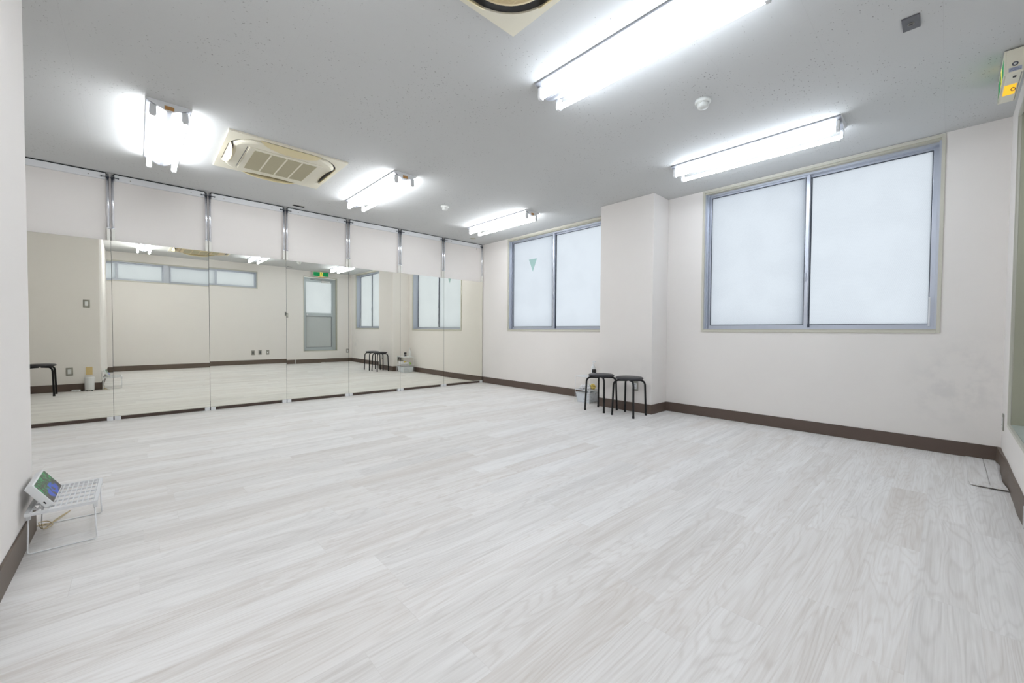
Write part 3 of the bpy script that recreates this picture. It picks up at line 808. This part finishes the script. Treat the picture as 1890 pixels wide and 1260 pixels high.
for x in (SX0+.006, SX1-.028):
    for y in (SY0+.008, SY1-.008): MB().box(x-.009, x+.009, y-.007, y+.007, SZ-.034, SZ-.011).build('leg_socket', M['white'], r, bevel=.002)
    lw = MB(); zb = .003; y0, y1 = SY0+.004, SY1-.006
    lw.tube([(x, y0+.004, SZ-.03), (x, y0, .02), (x, y0, .008), (x, y0+.006, zb), (x, (y0+y1)/2, zb), (x, y1-.006, zb), (x, y1, .008), (x, y1, .02), (x, y1-.004, SZ-.03)], .0026, 8)
    lw.build('leg', M['whitemetal'], r)
# display box leaning back against the wall
dv = thing('digital_display', 'small white-framed colour display leaning on the low shelf by the wall', 'display', (0, 0, 0))
A = Vector((0, -4.888, .1795)); dirn = Vector((0, -.060, .094)).normalized(); nrm = Vector((0, dirn.z, -dirn.y))
Ln, Th = .108, .028
def dp(x, u, v): q = A+dirn*u+nrm*v; return (x, q.y, q.z)
def dbox(mb, x0, x1, u0, u1, v0, v1, mi=0):
    vs = [dp(x0, u0, v0), dp(x1, u0, v0), dp(x1, u1, v0), dp(x0, u1, v0), dp(x0, u0, v1), dp(x1, u0, v1), dp(x1, u1, v1), dp(x0, u1, v1)]
    mb.add(vs, [(0, 3, 2, 1), (4, 5, 6, 7), (0, 1, 5, 4), (1, 2, 6, 5), (2, 3, 7, 6), (3, 0, 4, 7)], mi); return mb
DX0, DX1 = 2.945, 3.205
dbox(MB(), DX0, DX1, 0, Ln, 0.0, Th).build('display_body', M['white'], dv, bevel=.003)
def screen_mat():
    k = N('display_screen'); v = k.obj(); x, y, z = k.sep(v)
    u = k.math('DIVIDE', k.math('SUBTRACT', x, DX0), DX1-DX0); t = k.math('DIVIDE', k.math('SUBTRACT', z, .185), .09)
    n1 = k.smooth(k.noise(v, 75, 4, .75), .50, .56); n2 = k.smooth(k.noise(v, 34, 2), .45, .55); n3 = k.noise(v, 25, 2)
    base = k.mix(n3, (.008, .008, .008, 1), (.08, .07, .06, 1))
    gm_ = k.math('MULTIPLY', k.smooth(t, .45, .62), n1)
    c = k.mix(gm_, base, (.02, .26, .08, 1))
    du = k.math('SUBTRACT', u, .50); dt = k.math('SUBTRACT', t, .40)
    rr = k.math('ADD', k.math('MULTIPLY', k.math('MULTIPLY', du, du), 7.), k.math('MULTIPLY', k.math('MULTIPLY', dt, dt), 10.))
    bl = k.math('MULTIPLY', k.smooth(rr, .9, .5), n2)
    c = k.mix(bl, c, (.025, .07, .42, 1))
    k.b.inputs['Base Color'].default_value = (.01, .01, .01, 1); k.l(c, k.b.inputs['Emission Color']); k.b.inputs['Emission Strength'].default_value = 1.
    k.b.inputs['Roughness'].default_value = .3; k.b.inputs['Specular IOR Level'].default_value = .25
    return k.m
dbox(MB(), DX0+.010, DX1-.006, .005, Ln-.006, Th, Th+.0008).build('screen', screen_mat(), dv)
dbox(MB(), DX1-.0002, DX1+.0006, .016, .028, .010, .014).build('cable_port', M['foam'], dv)
dbox(MB(), DX0+.04, DX1-.05, .02, .03, -.010, 0).build('rear_stand', M['white'], dv)

# cables under and beside the shelf
def curve(name, pts, rad, m, label=None, cat=None, parent=None):
    P = [Vector(pts[0])]+[Vector(q) for q in pts]+[Vector(pts[-1])]; out = []
    for i in range(len(P)-3):
        for j in range(7):
            t = j/7; a_, b_, c_, d_ = P[i:i+4]
            out.append(.5*((2*b_)+(c_-a_)*t+(2*a_-5*b_+4*c_-d_)*t*t+(3*b_-a_-3*c_+d_)*t**3))
    out.append(P[-1])
    for q in out: q.z = max(q.z, rad+.0002)
    o = MB().tube(out, rad, 8).build(name, m, parent)
    if label: tag(o, label, cat)
    return o
curve('power_cable', [(2.87, -4.965, .004), (2.85, -4.930, .004), (2.90, -4.915, .012), (2.925, -4.935, .022), (2.885, -4.945, .026), (2.86, -4.920, .016), (2.90, -4.902, .008), (2.94, -4.925, .010),
                      (2.90, -4.94, .016), (2.865, -4.905, .008), (2.80, -4.885, .003), (2.725, -4.862, .003), (2.735, -4.868, .003), (2.82, -4.902, .003), (2.93, -4.925, .006), (2.985, -4.925, .05)],
      .0020, M['cable'], 'tan power cable coiled and trailing at the partition corner under the low shelf', 'cable')
# bin and adapter around the corner (seen in the mirror)
r = thing('waste_bin', 'small white bin on black feet reflected in the leftmost mirror', 'bin', (2.832, -5.078, 0))
MB().lathe([(.048, .012), (.050, .016), (.053, .180), (.053, .183)], 0, 0, 36).build('bin_body', M['white'], r)
MB().lathe([(.0545, .184), (.0545, .200), (.050, .205), (.015, .206)], 0, 0, 36).build('lid', M['white'], r)
for q in range(4):
    a = PI/4+PI/2*q; MB().lathe([(.007, 0), (.007, .0125)], .038*math.cos(a), .038*math.sin(a), 10).build('foot', M['rubber'], r)
t = thing('power_adapter', 'flat white power adapter on the floor left of the reflected bin', 'adapter', (2.835, -5.205, 0), .5)
MB().box(-.020, .020, -.055, .035, .0005, .026).build('adapter_body', M['white'], t, bevel=.006)
MB().tube([(.0, .036, .010), (.004, .07, .006), (.006, .085, .004)], .003, 8).build('lead', M['blacksoft'], t)

# ------------------------------------------------------------------ loose floor pieces in the right corner
mb = MB().box(5.838, 5.922, -.785, -.012, .0030, .0060)
tag(mb.build('loose_floor_piece', M['floor'], None), 'narrow loose offcut of pale flooring near the right corner', 'floor offcut', 'loose flooring offcuts in the right corner')
zf, zb = .0105, .0030
def zt(x, y): return zb+(zf-zb)*max(0, (-y-.60)/.27)*(.45+.55*(x-5.84)/.15)
rows = [(-.012, 5.985), (-.30, 5.982), (-.55, 5.973), (-.66, 5.977), (-.76, 5.984), (-.795, 5.986), (-.835, 5.988), (-.870, 5.990)]
vs = []; fs = []
def vid(x, y):
    vs.append((x, y, zt(x, y))); vs.append((x, y, zt(x, y)+.003)); return len(vs)-2
def quad(A, B, C_, D, sides):
    fs.append((A, B, C_, D)); fs.append((A+1, D+1, C_+1, B+1))
    for (p_, q_) in sides: fs.append((p_, q_, q_+1, p_+1))
prev = None
for i, (y, xr) in enumerate(rows):
    l, r_ = vid(5.9265, y), vid(xr, y)
    if prev:
        sd_ = [(prev[1], r_)]
        if i <= 5: sd_.append((prev[0], l))
        if i == 1: sd_.append((prev[0], prev[1]))
        if i == len(rows)-1: sd_.append((l, r_))
        quad(prev[0], prev[1], r_, l, sd_)
        if i == 6: t0, t1 = vid(5.840, -.795), vid(5.841, -.832); quad(t0, prev[0], l, t1, [(t0, prev[0]), (t0, t1)])
        if i == 7: t2 = vid(5.842, -.862); quad(t1, prev[0], l, t2, [(t1, t2), (t2, l)])
    prev = (l, r_)
mb = MB().add(vs, fs)
tag(mb.build('loose_floor_piece', M['floor'], None), 'curling loose flooring piece lifted beside the right skirting', 'floor offcut', 'loose flooring offcuts in the right corner')
